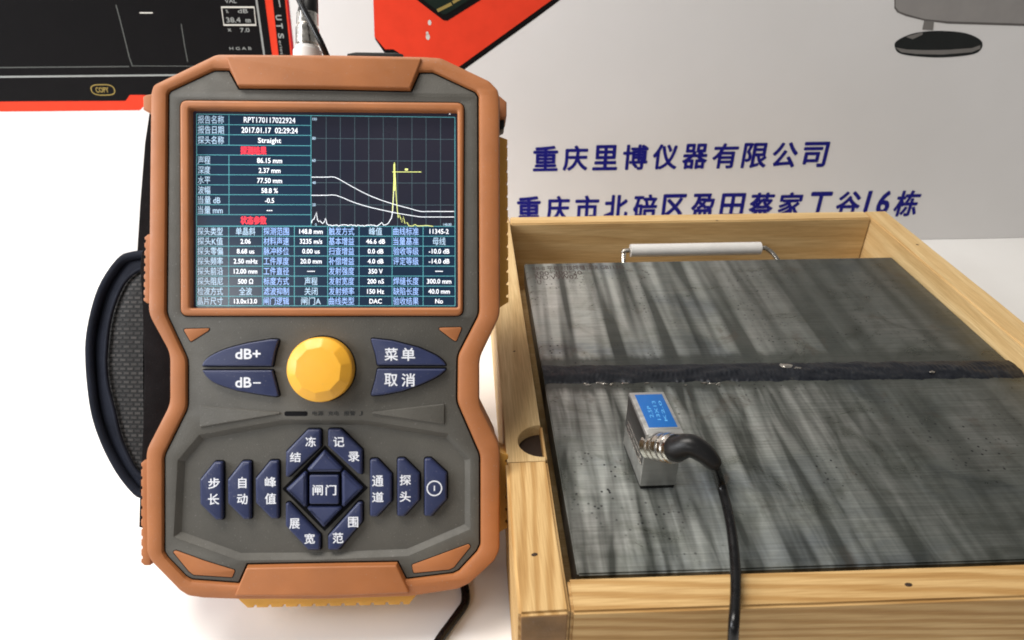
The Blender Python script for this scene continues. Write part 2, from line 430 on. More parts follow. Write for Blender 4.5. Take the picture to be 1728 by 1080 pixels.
f.line([bn(374, 12), bn(429, 12), bn(432, 42), bn(378, 42)], 1.5, .45, True); f.build('printed_frame', M['p_white'], banner); f = Flat(); f.line([bn(236, 21.5), bn(258, 21.5)], 1.0, .45)
f.build('printed_dash', M['p_white'], banner)
f = Flat()
btext(f, '38.4', 383, 29, 407, 38, .45, .03); btext(f, 'mm', 415, 32, 424, 38, .45); btext(f, '%', 382, 16, 386, 22, .45); btext(f, 'dB', 402, 15, 419, 22, .45)
btext(f, 'VAL', 380, -2, 400, 5, .45); btext(f, 'x', 385, 48, 391, 53, .45); btext(f, '7.0', 406, 47, 422, 54, .45); btext(f, 'H G A B', 388, 79, 425, 84, .45)
f.build('printed_readout', M['p_grey'], banner)
f = Flat()
btext(f, 'U', 466, 25, 476, 34, .45, .04, 1, -1); btext(f, 'T', 467, 39, 478, 48, .45, .04, 1, -1); btext(f, 'S', 470, 56, 480, 65, .45, .04, 1, -1)
f.line([bn(470, -4), bn(473, 12)], 1, .45); btext(f, 'eries', 474, 68, 479, 92, .45, .01, 1, -1)
f.build('printed_name', M['p_grey'], banner)
f = Flat(); btext(f, 'COPY', 163, 147, 185, 156, .45, .03)
c0 = bn(174, 151.5); f.line([(c0[0] + 10.2 * math.copysign(abs(math.cos(a)) ** .6, math.cos(a)), c0[1] + 4.6 * math.copysign(abs(math.sin(a)) ** .8, math.sin(a))) for a in [k * math.pi / 16 for k in range(32)]], .9, .45, True)
f.build('printed_key', M['p_gold'], banner)
# second red instrument, turned
bpoly('printed_case', 'p_black', [[(625, -150), (629, -30), (633, 66), (648, 88), (700, 160), (760, 160), (781, 119), (905, 30), (985, -30), (1142, -150)]], .15)
bpoly('printed_case', 'p_red', [[(625, -150), (629, -30), (632, 62), (650, 83), (664, 83), (672, 88), (684, 100), (720, 150), (772, 114), (778, 110), (900, 22), (972, -30), (1128, -150)]], .30)
bpoly('printed_panel', 'p_black', [[(642, -150), (642, -45), (704, 0), (748, 34), (755, 35), (811, 0), (860, -30), (1050, -150)]], .45)
bpoly('printed_screen', 'p_green', [[(655, -150), (660, -56), (712, -2), (747, 24), (752, 24), (790, 1), (830, -30), (1010, -150)]], .60)
f = Flat(); f.line([bn(738, 18), bn(762, 6)], 2.6, .75); f.line([bn(764, 4), bn(778, -4)], 2.4, .75); f.build('printed_rule', M['p_gold'], banner)
f = Flat()
for cx, cy, r in ((725, 38, 2.2), (722, 62, 2.6), (721, 56, 1.6)):
    q = bn(cx, cy); f.poly([(q[0] + r * .7 * math.cos(a), q[1] + r * math.sin(a)) for a in [k * math.pi / 6 for k in range(12)]], .45)
f.build('printed_mark', M['p_white'], banner)
# grey arm with its round foot, upper right
bpoly('printed_arm', 'p_greyedge', [[(1492, -150), (1509, -30), (1509, 14), (1514, 21), (1528, 27), (1560, 35), (1600, 40), (1800, 46), (1900, -30), (1900, -150)]], .15)
bpoly('printed_arm', 'p_greybody', [[(1494, -150), (1511, -30), (1511, 12), (1517, 19), (1530, 24), (1560, 32), (1600, 36), (1800, 42), (1896, -30), (1896, -150)]], .30)
bpoly('printed_foot', 'p_foot', [spline([(1510, 80), (1512, 70), (1530, 60), (1553, 54), (1590, 52), (1630, 56), (1655, 68), (1656, 82), (1640, 92), (1590, 97), (1545, 95), (1518, 90)], 4, True)], .15)
bpoly('printed_foot', 'p_footlight', [[(1556, 50), (1559, 35), (1576, 36), (1574, 51)], [(1511, 80), (1530, 83.5), (1560, 84.5), (1600, 84), (1640, 81), (1654, 76), (1654, 82), (1640, 88), (1590, 92), (1545, 91), (1520, 88)], [(1528, 62), (1556, 54), (1557, 58), (1540, 66)]], .30)

# ------------------------------------------------------------------ wooden crate
EX, EY = math.radians(2.2), math.radians(3.8)
P0 = Vector((.0098, .5106, 0)); ux = Vector((math.cos(EX), math.sin(EX), 0)); vy = Vector((math.sin(EY), -math.cos(EY), 0))
def bx(u, v, z=0): return P0 + (ux * u + vy * v) * .001 + Vector((0, 0, z * .001))
crate = empty('wooden_crate', Matrix.Translation(bx(150, 150)), 'open pine crate holding the welded steel test plate', 'crate')
iM = crate.matrix_world.inverted()
def place(o, origin, ang):
    o.matrix_world = Matrix.Translation(origin) @ Matrix.Rotation(ang, 4, 'Z')
    o.matrix_basis = iM @ o.matrix_world if o.parent is crate else o.matrix_basis
def wood(name, u0, v0, along, length, a0, a1, z0, z1, mat='wood', bev=1.0, jag=.25):
    """a board: local X runs along its length from (u0, v0); a0..a1 across, z0..z1 up"""
    b = box_bm(0, length, a0, a1, z0, z1)
    bmesh.ops.subdivide_edges(b, edges=[e for e in b.edges if abs((e.verts[0].co - e.verts[1].co).x) > length * .5], cuts=14)
    bmesh.ops.bevel(b, geom=[e for e in b.edges if e.calc_face_angle(0) > .5], offset=bev, segments=2, affect='EDGES')
    for vt in b.verts:
        n = noise.noise_vector(vt.co * .03 + Vector((u0, v0, z0))); vt.co += Vector((0, n.y, n.z)) * jag
    o = from_bm(name, b, M[mat], crate, 40)
    place(o, bx(u0, v0), EX if along == 'u' else EY - math.pi / 2)
    return o
ZR = 77
# v-boards: local +X runs towards the viewer, local +Y to the right (+u)
NB = 243                                                    # where the near block of the left side starts
notch = [(-58, -29), (226 - 12.5, -29)]
# far part of the left side with its half-round hole, as an extruded outline
out = [(-58.5, -28.5), (NB - .6, -28.5), (NB - .6, -8.6)]
out += [(NB - 16 + 12.3 * math.cos(a), -8.6 - 13.2 * math.sin(a)) for a in [k * math.pi / 14 for k in range(15)]]
out += [(-58.5, -8.6)]
o = prism('side_board', [out], 0, ZR, M['woodpale'], crate, .7, 1); place(o, bx(0, 0), EY - math.pi / 2)
o = prism('hole_shade_fill', [[(NB - 16 + 12.6 * math.cos(a), -8.8 - 13.5 * math.sin(a)) for a in [k * math.pi / 14 for k in range(15)]]], 0, ZR - 7, M['knot'], crate, .3, 1); place(o, bx(0, 0), EY - math.pi / 2)  # dark fill added inside the half-round hole, standing in for its shade
o = from_bm('hole_liner', box_bm(NB - 29, NB - 3, -9.0, -7.4, 0, ZR - 2, .4, 1), M['wood'], crate); place(o, bx(0, 0), EY - math.pi / 2)
sb = wood('side_block', 0, NB, 'v', 331 - NB, -29.3, -8.0, 0, ZR + 1.2, 'wood', 1.3)
eg = from_bm('end_grain', box_bm(331 - NB - .3, 331 - NB + .5, -28.2, -9.2, 1, ZR - .2, .3, 1), M['woodend'], sb)
wood('side_board', 304.5, -58.5, 'v', 331 + 58.5, 0, 20, 0, ZR, 'woodpale', 1.2)
wood('end_board', -8.3, -44, 'u', 312.6, 0, 14.5, 0, ZR, 'woodpale', 1.0)
wood('end_board', -7.6, 331, 'u', 311.7, 0, 17, 0, ZR, 'wood', 1.2)
fl = from_bm('floor_board', box_bm(-8, 304, -331, 44, 2, 12), M['woodpale'], crate); place(fl, bx(0, 0), EX)
for yb in (-70, -240):
    fl = from_bm('bearer', box_bm(20, 285, yb - 15, yb + 15, 11.8, 42.2), M['woodpale'], crate); place(fl, bx(0, 0), EX)
fl.matrix_basis = fl.matrix_basis
def knot(u, v, z, r, par=None, st=1.6):
    b = bmesh.new(); bmesh.ops.create_uvsphere(b, u_segments=10, v_segments=6, radius=1)
    for vt in b.verts: vt.co = Vector((vt.co.x * r * st, vt.co.y * r, vt.co.z * .35))
    o = from_bm('nail_hole', b, M['knot'], crate); place(o, bx(u, v, z), random.uniform(0, 1))
def to_uv(px, py, z):
    q = at_z(px, py, z * .001) - P0; det = ux.x * vy.y - ux.y * vy.x
    return ((q.x * vy.y - q.y * vy.x) / det * 1000, (ux.x * q.y - ux.y * q.x) / det * 1000)
for px, py, z, r in ((902, 936, ZR + 1.1, 1.0), (1533, 987, ZR - .1, 1.2), (868, 593, ZR - .1, .6), (1548, 413, ZR - .1, .9), (1210, 372, ZR - .1, .5)):
    knot(*to_uv(px, py, z), z, r)

# ------------------------------------------------------------------ steel test plate
ZP = 62
plate = empty('test_plate', Matrix.Translation(bx(0, 0, ZP - 20)) @ Matrix.Rotation(EX, 4, 'Z'), 'grey milled steel plate with a dark weld seam across its middle', 'steel plate')
iP = plate.matrix_world.inverted()
def pl(u, v, z): return (iP @ bx(u, v, ZP + z)) * 1000            # mm in the plate's frame
bm = bmesh.new()
c8 = [pl(u, v, z) for z in (-20, 0) for u, v in ((0, 0), (303.5, 0), (303.5, 301), (0, 301))]
vs = [bm.verts.new(c) for c in c8]
for q in ((0, 3, 2, 1), (4, 5, 6, 7), (0, 1, 5, 4), (1, 2, 6, 5), (2, 3, 7, 6), (3, 0, 4, 7)): bm.faces.new([vs[k] for k in q])
bmesh.ops.bevel(bm, geom=bm.edges[:], offset=.8, segments=2, affect='EDGES')
from_bm('slab', bm, M['steel'], plate)
# weld bead
bm = bmesh.new(); NX, NY = 420, 14; grid = []
for i in range(NX + 1):
    u = 303.5 * i / NX; row = []
    e0 = 1.6 * noise.noise(Vector((u * .09, 1, 0))) + .9 * noise.noise(Vector((u * .5, 5, 0))); e1 = 1.6 * noise.noise(Vector((u * .1, 9, 0))) + .9 * noise.noise(Vector((u * .45, 3, 0)))
    for j in range(NY + 1):
        t = j / NY; vv = 140.0 + 5.5 * u / 303 - e0 + (19.5 + e0 + e1) * t
        h = (1 - (2 * t - 1) ** 2) ** .8 * 1.5
        arc = u + 5 * (2 * t - 1) ** 2
        h += .13 * math.sin(arc * 2 * math.pi / 3.1) * (1 - (2 * t - 1) ** 4) + 1.2 * noise.noise(Vector((u * .07, vv * .2, 2))) * (1 - (2 * t - 1) ** 2)
        row.append(bm.verts.new(pl(u, vv, max(h, 0) + .05 if 0 < j < NY else -.2)))
    grid.append(row)
for i in range(NX):
    for j in range(NY): bm.faces.new((grid[i][j], grid[i + 1][j], grid[i + 1][j + 1], grid[i][j + 1]))
from_bm('weld_bead', bm, M['weld'], plate, 180)
# bright chips along the bead
def chip(px, py, sx, sy, z=.3):
    u, v = to_uv(px, py, ZP)
    b = bmesh.new(); bmesh.ops.create_icosphere(b, subdivisions=2, radius=1)
    for vt in b.verts:
        n = noise.noise(vt.co * 1.7 + Vector((px, py, 0)))
        c = Vector((vt.co.x * sx, vt.co.y * sy, vt.co.z * .5)) * (1 + .6 * n); p = pl(u, v, z); vt.co = p + c
    from_bm('bright_chip', b, M['steelrod'], plate)
chip(1326, 621, 4, 2.2, 1.8); chip(1345, 625, 2.5, 1, 1.8); chip(1571, 632, 1.6, .9, 2)
for k in range(16):
    chip(random.choice((random.uniform(985, 1250), random.uniform(985, 1100))), 648 + random.uniform(-2, 2), random.uniform(.8, 2.4), random.uniform(.3, .7), .1)
# punched writing
f = Flat()
def ptext(body, x0, y0, x1, y1):
    a = to_uv(x0, y1, ZP); b = to_uv(x1, y1, ZP); c = to_uv(x0, y0, ZP)
    q0 = pl(a[0], a[1], 0); q1 = pl(b[0], b[1], 0); q2 = pl(c[0], c[1], 0)
    f.text(body, q0.x, q0.y, q1.x, q2.y, 20.06, .008)
ptext('RB-II 平板对接焊缝试块 GB11345', 899, 449, 1056, 457); ptext('300*300*20', 903, 458, 983, 465); ptext('NO:V9W02', 904, 465, 976, 472); ptext('U', 907, 473, 914, 480)
f.build('engraving', M['weldink'], plate)
# carrying handle at the far edge
yh = -15; zh = 2.5
tube = [pl(u, yh, zh) for u in (89.5, 198.5)]
h = empty('handle', Matrix(), '', ''); 
for k in ('label', 'category'): del h[k]
h.parent = plate
from_bm('grip_tube', tube_bm(tube, 5.4, 20), M['whitetube'], h)
rod = spline([pl(83, 1.5, -9), pl(83, -4, -8), pl(83.2, -10.5, -4), pl(84.5, yh, 0), pl(89.5, yh, zh), pl(147, yh, zh), pl(198, yh, zh), pl(203, yh, zh - .3), pl(208.5, -12, -1), pl(213.5, -5, -7), pl(214, 1.5, -9)], 6)
from_bm('rod', tube_bm(rod, 2.1, 12), M['steelrod'], h)

# ------------------------------------------------------------------ probe on the plate
B0, B1, B2 = at_z(1079, 826, .062), at_z(1139, 824, .062), at_z(1051, 752, .062)
pang = math.atan2(B1.y - B0.y, B1.x - B0.x); wid = (B1 - B0).length * 1000
sh = (B2 - B0); sx = sh.x * math.cos(pang) + sh.y * math.sin(pang); sy = -sh.x * math.sin(pang) + sh.y * math.cos(pang)
probe = empty('ultrasonic_probe', Matrix.Translation(B0) @ Matrix.Rotation(pang, 4, 'Z'), 'small silver block probe with a blue label on the steel plate', 'probe')
LEN = sy * 1000; SK = sx / sy; HT = 37.5
def pbox(name, x0, x1, y0, y1, z0, z1, mat, bev=.5, lean=0):
    b = box_bm(x0, x1, y0, y1, z0, z1, bev)
    for vt in b.verts: vt.co.x += vt.co.y * SK
    return from_bm(name, b, M[mat], probe)
body = pbox('housing', 0, wid, 0, LEN, 2.2, HT, 'probe', .7)
pbox('wear_sole', .5, wid - .5, .5, LEN - .5, -.05, 2.6, 'blackrubber', .2)
pbox('side_plate', -.25, 1, 1.2, LEN - 1.0, 16, HT - 1.6, 'probedark', .1)
for k in range(3): pbox('side_stripe', -.55, .2, 2.0 + k * 1.2, LEN - 4.5, 15.5 + 3.2 * k, 16.1 + 3.2 * k, 'silver', .12)
pbox('label_frame', 1.4, wid - 1.0, 3.4, LEN - 1.6, HT - .4, HT + .25, 'probe', .2)
pbox('label', 2.4, wid - 1.8, 4.6, LEN - 2.6, HT - .2, HT + .38, 'bluelabel', .1)
f = Flat()
for t, a, b, c, d in (('2.5P', 4.8, 12, 6.8, 21), ('13X13', 8.2, 10, 10.0, 25.0), ('K2.0', 11.6, 9, 13.0, 25)):
    f.text(t, a + 8 * SK, b, c + 8 * SK, d, HT + .42, .008, 1, 1)
f.build('label_print', M['lightblue'], probe)

# probe cable: nickel plug, black boot, sheath over the near board
q0 = at_y(1103, 753, B0.y + .002); q1 = at_y(1141, 757, B0.y - .013)
ax = (q1 - q0).normalized(); Lc = (q1 - q0).length * 1000
pc = empty('probe_cable', Matrix.Translation(q0), 'black cable plugged into the silver probe and hanging over the near board of the crate', 'cable')
def loc(p): return (p - q0) * 1000
prof = [(-2, 7.0), (2.0, 7.0), (2.2, 6.2), (4.5, 6.2), (4.7, 7.3), (7.4, 7.3), (7.6, 6.3), (8.8, 6.3), (9.0, 7.2), (Lc * .62, 7.3), (Lc * .64, 6.6), (Lc * .70, 6.6), (Lc * .72, 7.4), (Lc * .86, 7.4), (Lc * .88, 6.9), (Lc, 6.8)]
from_bm('plug', tube_bm([ax * d for d, r in prof], [r for d, r in prof], 28), M['silver'], pc, 30)
bp = [q1 - ax * .002, q1 + ax * .001, at_y(1164, 752, B0.y - .016), at_y(1187, 764, B0.y - .019), at_y(1201, 778, B0.y - .021), at_y(1206, 785, B0.y - .0215)]
bs = spline([tuple(loc(p)) for p in bp], 6); rr = [6.4 + (3.4 - 6.4) * (k / (len(bs) - 1)) ** 1.3 for k in range(len(bs))]
from_bm('boot', tube_bm(bs, rr, 20), M['blackrubber'], pc, 60)
cp = [bp[-2], bp[-1], at_z(1218, 822, .0855), at_z(1232, 880, .0835), at_z(1240, 945, .0815), at_z(1241.5, 1000, .0812), at_z(1238, 1060, .079), at_z(1236, 1110, .060), at_z(1234, 1180, .025), at_z(1215, 1280, .0024), at_z(1150, 1400, .0024), at_z(1050, 1480, .0024)]
from_bm('sheath', tube_bm(spline([tuple(loc(p)) for p in cp], 10), 2.25, 14), M['cable'], pc, 60)

# ------------------------------------------------------------------ the flaw detector
YAW = math.radians(3.0)
DU = RGT * math.cos(YAW) + FWD * math.sin(YAW); DW = RGT * math.sin(YAW) - FWD * math.cos(YAW); DV = UP.copy()
DP = CAMP + ray(545, 550) * .348                           # a point of the front face
base_uv = (0, -134)                                        # base of the instrument, mm below the face's middle
BACK = -56
DB = DP + DV * (base_uv[1] * .001) + DW * (BACK * .001)
MD = Matrix((( DU.x, DV.x, DW.x, DB.x), (DU.y, DV.y, DW.y, DB.y), (DU.z, DV.z, DW.z, DB.z), (0, 0, 0, 1)))
det = empty('flaw_detector', MD, 'orange and grey handheld flaw detector leaning back with its screen lit', 'instrument')
def dv(px, py, wz=0):
    d = ray(px, py); o = DP + DW * (wz * .001); t = (o - CAMP).dot(DW) / d.dot(DW); q = CAMP + d * t - DB
    return (q.dot(DU) * 1000, q.dot(DV) * 1000)
W0 = -BACK                                                  # local height of the face plane
def D(pts, wz=0): return [dv(x, y, wz) for x, y in pts]
def dprism(name, loops, w0, w1, mat, parent=None, bev=0, res=2, off=0):
    return prism(name, loops, W0 + w0, W0 + w1, M[mat], parent or det, bev, res, off)

OUTER = [(366, 92), (560, 93), (716, 96), (744, 98), (826, 137), (840, 152), (843, 165), (843.5, 532), (809, 604), (809, 682), (843.5, 752), (843, 926), (835, 945), (793, 984), (772, 994), (694, 1006), (550, 1011), (400, 1011), (345, 1009), (318, 1005), (304, 996), (255, 946), (248, 930), (247, 760), (287, 682), (287, 596), (251, 530), (255, 160), (259, 144)]
RAD = [8, 0, 0, 8, 6, 4, 4, 14, 16, 16, 14, 8, 8, 8, 8, 0, 0, 0, 6, 6, 6, 8, 8, 14, 16, 16, 14, 4, 4]
outer = fillet(D(OUTER), RAD, 6)
PANEL = [(361, 118), (387, 118), (404, 148.5), (550, 150), (693, 153), (707, 121.5), (731, 121.5), (803, 155), (808, 163), (809, 530), (773, 600), (772, 678), (811, 768), (811, 919), (805, 931), (775, 963), (765, 968), (685, 978), (670.5, 949), (550, 951), (418, 953.5), (404, 985), (324, 979), (314, 974), (282, 941), (276, 931), (276, 768), (316, 687), (316, 607), (280, 530), (283, 160), (286, 153)]
PR = [3, 0, 0, 0, 0, 0, 3, 2, 2, 10, 12, 12, 10, 3, 3, 2, 2, 0, 0, 0, 0, 0, 2, 2, 3, 3, 10, 12, 12, 10, 2, 2]
panel = fillet(D(PANEL), PR, 6)
OCT = [(300, 777), (336, 734), (478, 709), (612, 709), (757, 732), (793, 775), (793, 893), (688, 938), (540, 944), (402, 945), (293, 906), (296, 800)]
OCT = OCT[:-1]
octo = D(OCT)
cx_ = sum(p[0] for p in octo) / len(octo); cy_ = sum(p[1] for p in octo) / len(octo)
def inset(P, d):
    N = len(P); out = []
    area2 = sum(P[i][0] * P[(i + 1) % N][1] - P[(i + 1) % N][0] * P[i][1] for i in range(N)); sg = 1 if area2 > 0 else -1
    for i in range(N):
        a, b, c = Vector(P[i - 1]), Vector(P[i]), Vector(P[(i + 1) % N])
        t1, t2 = (b - a).normalized(), (c - b).normalized(); n1, n2 = Vector((-t1.y, t1.x)) * sg, Vector((-t2.y, t2.x)) * sg
        nn = (n1 + n2).normalized(); out.append(tuple(b + nn * d / max(.3, nn.dot(n1))))
    return out
BEZ = fillet(D([(305, 170), (783, 174), (781, 533), (306, 533)]), 3.6, 6)
HOLE = fillet(D([(321, 184), (772, 188), (773, 519), (322, 520)]), .8, 3)
# shell and bumper
dprism('rear_shell', [outer], BACK, -6, 'orange', None, 2.5, 2, -.9)
dprism('bumper', [outer, panel], -14, 1.6, 'orange', None, 2.0, 1)
dprism('gasket', [inset(panel, -.1), octo[::1], inset(BEZ, .5)], -5, -1.0, 'gasket', None)
pan = dprism('face_panel', [inset(panel, .85), octo, inset(BEZ, -.45)], -4, 0, 'panel', None, .25, 1)
# sunken keypad tray
bm = bmesh.new(); o1 = inset(octo, -.05); o2 = inset(octo, 2.6)
A = [bm.verts.new((p[0], p[1], W0 - .12)) for p in o1]; B = [bm.verts.new((p[0], p[1], W0 - 2.6)) for p in o2]
for k in range(len(A)): j = (k + 1) % len(A); bm.faces.new((A[k], A[j], B[j], B[k]))
bm.faces.new(B)
from_bm('keypad_tray', bm, M['panel'], det, 20)
KW = -2.6
# top and bottom orange flaps
dprism('top_flap', [fillet(D([(383, 97), (403.5, 147), (550, 148.5), (693, 151.5), (713, 101), (550, 96)]), .8, 3)], -3, 2.6, 'orange', None, .8)
dprism('bottom_flap', [fillet(D([(399, 1002), (419, 955), (550, 952.5), (670, 950.5), (692, 997), (550, 1003)]), .8, 3)], -3, 3.2, 'orange', None, .8)
# corner inserts and triangles
for P in ([(292, 931), (297, 928.5), (345, 946), (397, 962), (392, 974), (327, 970), (319, 964)], [(695, 953), (745, 934.5), (791, 917.5), (794, 922), (766, 957), (758, 961), (698, 967)],
          [(309, 555), (354, 554), (352, 558), (322, 577)], [(737, 553), (780, 552), (770, 576), (765, 574)]):
    q = fillet(D(P), .9, 4); dprism('corner_inlay', [q], -1, .3, 'orange', None, .25, 1); dprism('inlay_gap', [inset(q, -.35)], -1, .08, 'gasket', None)
# raised wedges
for P in ([(338, 684), (472, 695.5), (474, 698), (338, 721)], [(750, 681), (628, 695), (628, 698), (750, 715.5)]):
    dprism('raised_wedge', [fillet(D(P), .6, 3)], -1, .9, 'panel', None, .4, 1)
# bezel
dprism('screen_bezel', [BEZ, HOLE], -6, 1.5, 'orange', None, 1.3, 3)
disp = dprism('display', [D([(318, 181), (775, 185), (776, 522), (319, 523)], -3.6)], -5, -3.6, 'screen')
SZ = W0 - 3.6
def s(px, py): return dv(px, py, -3.6)
FL = {k: Flat() for k in ('s_cell', 's_cyan', 's_grid', 's_white', 's_soft', 's_lilac', 's_red', 's_yellow')}
Z = {'s_cell': .03, 's_grid': .06, 's_cyan': .09, 's_white': .13, 's_soft': .13, 's_lilac': .13, 's_red': .13, 's_yellow': .16}
def sline(k, pts, wd): FL[k].line([s(*p) for p in pts], wd, SZ + Z[k])
def stext(k, body, cx, cy, h=10, wpx=None, left=None, bold=.015):
    V, _ = text_me(body, 0)
    if not V: return
    a = (max(v.x for v in V) - min(v.x for v in V)); hh = max(v.y for v in V) - min(v.y for v in V)
    hpx = h * (hh / .74); wp = wpx or a * h / .74 * .92
    if left is not None: cx = left + wp / 2
    if hh < .2: hpx = 1.4; 
    off = 0
    if any(c in body for c in 'gpy') : off = h * .12
    p = s(cx - wp / 2, cy + hpx / 2 + off); q = s(cx + wp / 2, cy - hpx / 2 + off)
    FL[k].text(body, p[0], p[1], q[0], q[1], SZ + Z[k], bold)
def tilt(px, py): return py + 6 * (px - 332) / 436 * max(0, (383 - py) / 190)     # rows tip slightly with the panel
rows = [192.6, 210, 227, 244.6, 261.3, 277.8, 294.7, 311.9, 328.4, 345.3, 362.2, 381.5]
FL['s_cell'].poly([s(332, 192.6), s(525, 195), s(525, 382), s(332, 382)], SZ + .03); FL['s_cell'].poly([s(332, 382), s(768, 382.5), s(768, 516), s(331.5, 516)], SZ + .03)
CW = .26
for i, y in enumerate(rows):
    sline('s_cyan', [(332, y), (525 if i else 768, y + (2 if i else 5.5) * (1 - i / 11))], CW)
for i, y in enumerate([398.7, 415.5, 432, 449.2, 465.9, 483, 500, 516]): sline('s_cyan', [(331.5, y), (768, y)], CW)
sline('s_cyan', [(332, 382), (768, 382)], CW)
sline('s_cyan', [(332, 192.6), (331.5, 516)], CW); sline('s_cyan', [(767.7, 198.5), (768, 516)], CW); sline('s_cyan', [(524.8, 195), (525, 382)], CW)
sline('s_cyan', [(386.5, 193), (386.5, 244.6)], CW); sline('s_cyan', [(386.5, 262), (386.5, 362)], CW)
cols = [331.5, 386, 443, 496.8, 553, 606, 661.7, 714, 768]
for x in cols[1:-1]: sline('s_cyan', [(x, 382), (x, 516)], CW)
T1 = [('报告名称', 'RPT170117022924'), ('报告日期', '2017.01.17  02:29:24'), ('探头名称', 'Straight'), None, ('声程', '86.15 mm'), ('深度', '2.37 mm'), ('水平', '77.50 mm'), ('波幅', '58.8 %'), ('当量 dB', '-0.5'), ('当量 mm', '---')]
for i, r in enumerate(T1):
    yc = (rows[i] + rows[i + 1]) / 2 + .6
    if r is None: hd = FL['s_red']; stext('s_red', '探测结果', 428, yc + .5, 11, 44, bold=.03); hd.build('heading', M['s_red'], disp); FL['s_red'] = Flat(); continue
    n = len(r[0]); stext('s_soft', r[0], 0, yc, 10.5, 44 if n == 4 else (21 if n == 2 else (38 if 'dB' in r[0] else 42)), left=334, bold=.01)
    stext('s_white', r[1], 455, yc + 1, 8.6, {0: 87, 1: 95, 2: 39}.get(i), bold=.014)
stext('s_red', '状态参数', 428, (rows[10] + rows[11]) / 2, 11, 44, bold=.03)
T2 = [['探头类型', '单晶斜', '探测范围', '148.8 mm', '触发方式', '峰值', '曲线标准', '11345-2'], ['探头K值', '2.06', '材料声速', '3235 m/s', '基本增益', '46.6 dB', '当量基准', '母线'],
      ['探头零偏', '8.68 us', '脉冲移位', '0.00 us', '扫查增益', '0.0 dB', '验收等级', '-10.0 dB'], ['探头频率', '2.50 mHz', '工件厚度', '20.0 mm', '补偿增益', '4.0 dB', '评定等级', '-14.0 dB'],
      ['探头前沿', '12.00 mm', '工件直径', '----', '发射强度', '350 V', '', '----'], ['探头阻尼', '500 Ω', '标度方式', '声程', '发射宽度', '200 nS', '焊缝长度', '300.0 mm'],
      ['检波方式', '全波', '滤波抑制', '关闭', '发射频率', '150 Hz', '缺陷长度', '40.0 mm'], ['晶片尺寸', '13.0x13.0', '闸门逻辑', '闸门A', '曲线类型', 'DAC', '验收结果', 'No']]
R2 = [382, 398.7, 415.5, 432, 449.2, 465.9, 483, 500, 516]
for i, r in enumerate(T2):
    yc = (R2[i] + R2[i + 1]) / 2
    for j, t in enumerate(r):
        if not t: continue
        xc = (cols[j] + cols[j + 1]) / 2; cjk = ord(t[0]) > 0x3000
        if j % 2 == 0: stext('s_soft' if j < 2 else 's_lilac', t, 0, yc, 10.5, 43, left=cols[j] + 1.8, bold=.01)
        elif cjk: stext('s_soft', t, xc, yc, 10.5, 11 * len(t), bold=.012)
        else: stext('s_white', t, xc, yc + .3, 8.4, bold=.014)
for x in (550.4, 574.3, 598.6, 622.3, 646.8, 671, 695.2, 719, 743.4): sline('s_grid', [(x, 197.5), (x, 382)], .24)
for y in (233.5, 270.8, 308.3, 345.6): sline('s_grid', [(526, y), (767, y + 2.2 * (1 - (y - 200) / 180))], .24)
for t, y in (('100', 201), ('80', 233.5), ('60', 270.8), ('40', 308.3), ('20', 345.6)): stext('s_soft', t, 0, y, 5, None, left=527)
stext('s_soft', '0', 0, 379, 4.5, None, left=532); stext('s_soft', '148.80', 755, 379, 4.5)
z4 = lambda P: [(515 + a / 5.144, 180 + b / 5.144) for a, b in P]
sline('s_white', z4(spline([(55, 612), (180, 612), (258, 613), (350, 662), (440, 712), (550, 768), (670, 815), (790, 853), (900, 882), (1000, 909), (1080, 910), (1295, 910)], 3)), .30)
sline('s_white', z4(spline([(55, 770), (180, 770), (272, 771), (420, 830), (550, 870), (680, 900), (800, 925), (920, 945), (1005, 957), (1080, 958), (1295, 958)], 3)), .30)
nz = [(55, 1010), (62, 985), (78, 975), (98, 915), (108, 985), (118, 1000), (128, 990), (150, 1015), (163, 1005), (176, 968), (190, 1018), (205, 1030)]
nz += [(x, 1034 + random.uniform(-9, 4)) for x in range(220, 640, 14)] + [(650, 1020), (664, 1005), (680, 1028), (700, 1026), (722, 1012), (738, 985), (750, 965), (760, 900), (770, 720), (775, 485)]
sline('s_white', z4(nz), .34)
sline('s_yellow', z4([(757, 910), (766, 760), (775, 485), (784, 640), (790, 780), (800, 900), (808, 965), (818, 940), (828, 965), (840, 1005), (852, 955), (866, 1015), (885, 1005), (900, 1035), (935, 1036), (952, 1022), (975, 1036), (1060, 1032), (1110, 1040)]), .34)
sline('s_yellow', z4([(774, 500), (774, 730)]), .8)
sline('s_yellow', z4([(755, 567), (1008, 567)]), .32); sline('s_yellow', z4([(866, 546), (892, 546)]), 1.0)
sline('s_white', [(758, 192.5), (760, 192.5)], .5)
for k, nm in (('s_cell', 'table_cells'), ('s_grid', 'plot_grid'), ('s_cyan', 'table_lines'), ('s_white', 'readings'), ('s_soft', 'captions'), ('s_lilac', 'captions'), ('s_red', 'heading'), ('s_yellow', 'echo_trace')):
    o = FL[k].build(nm, M[k], disp)
    o['kind'] = 'stuff'

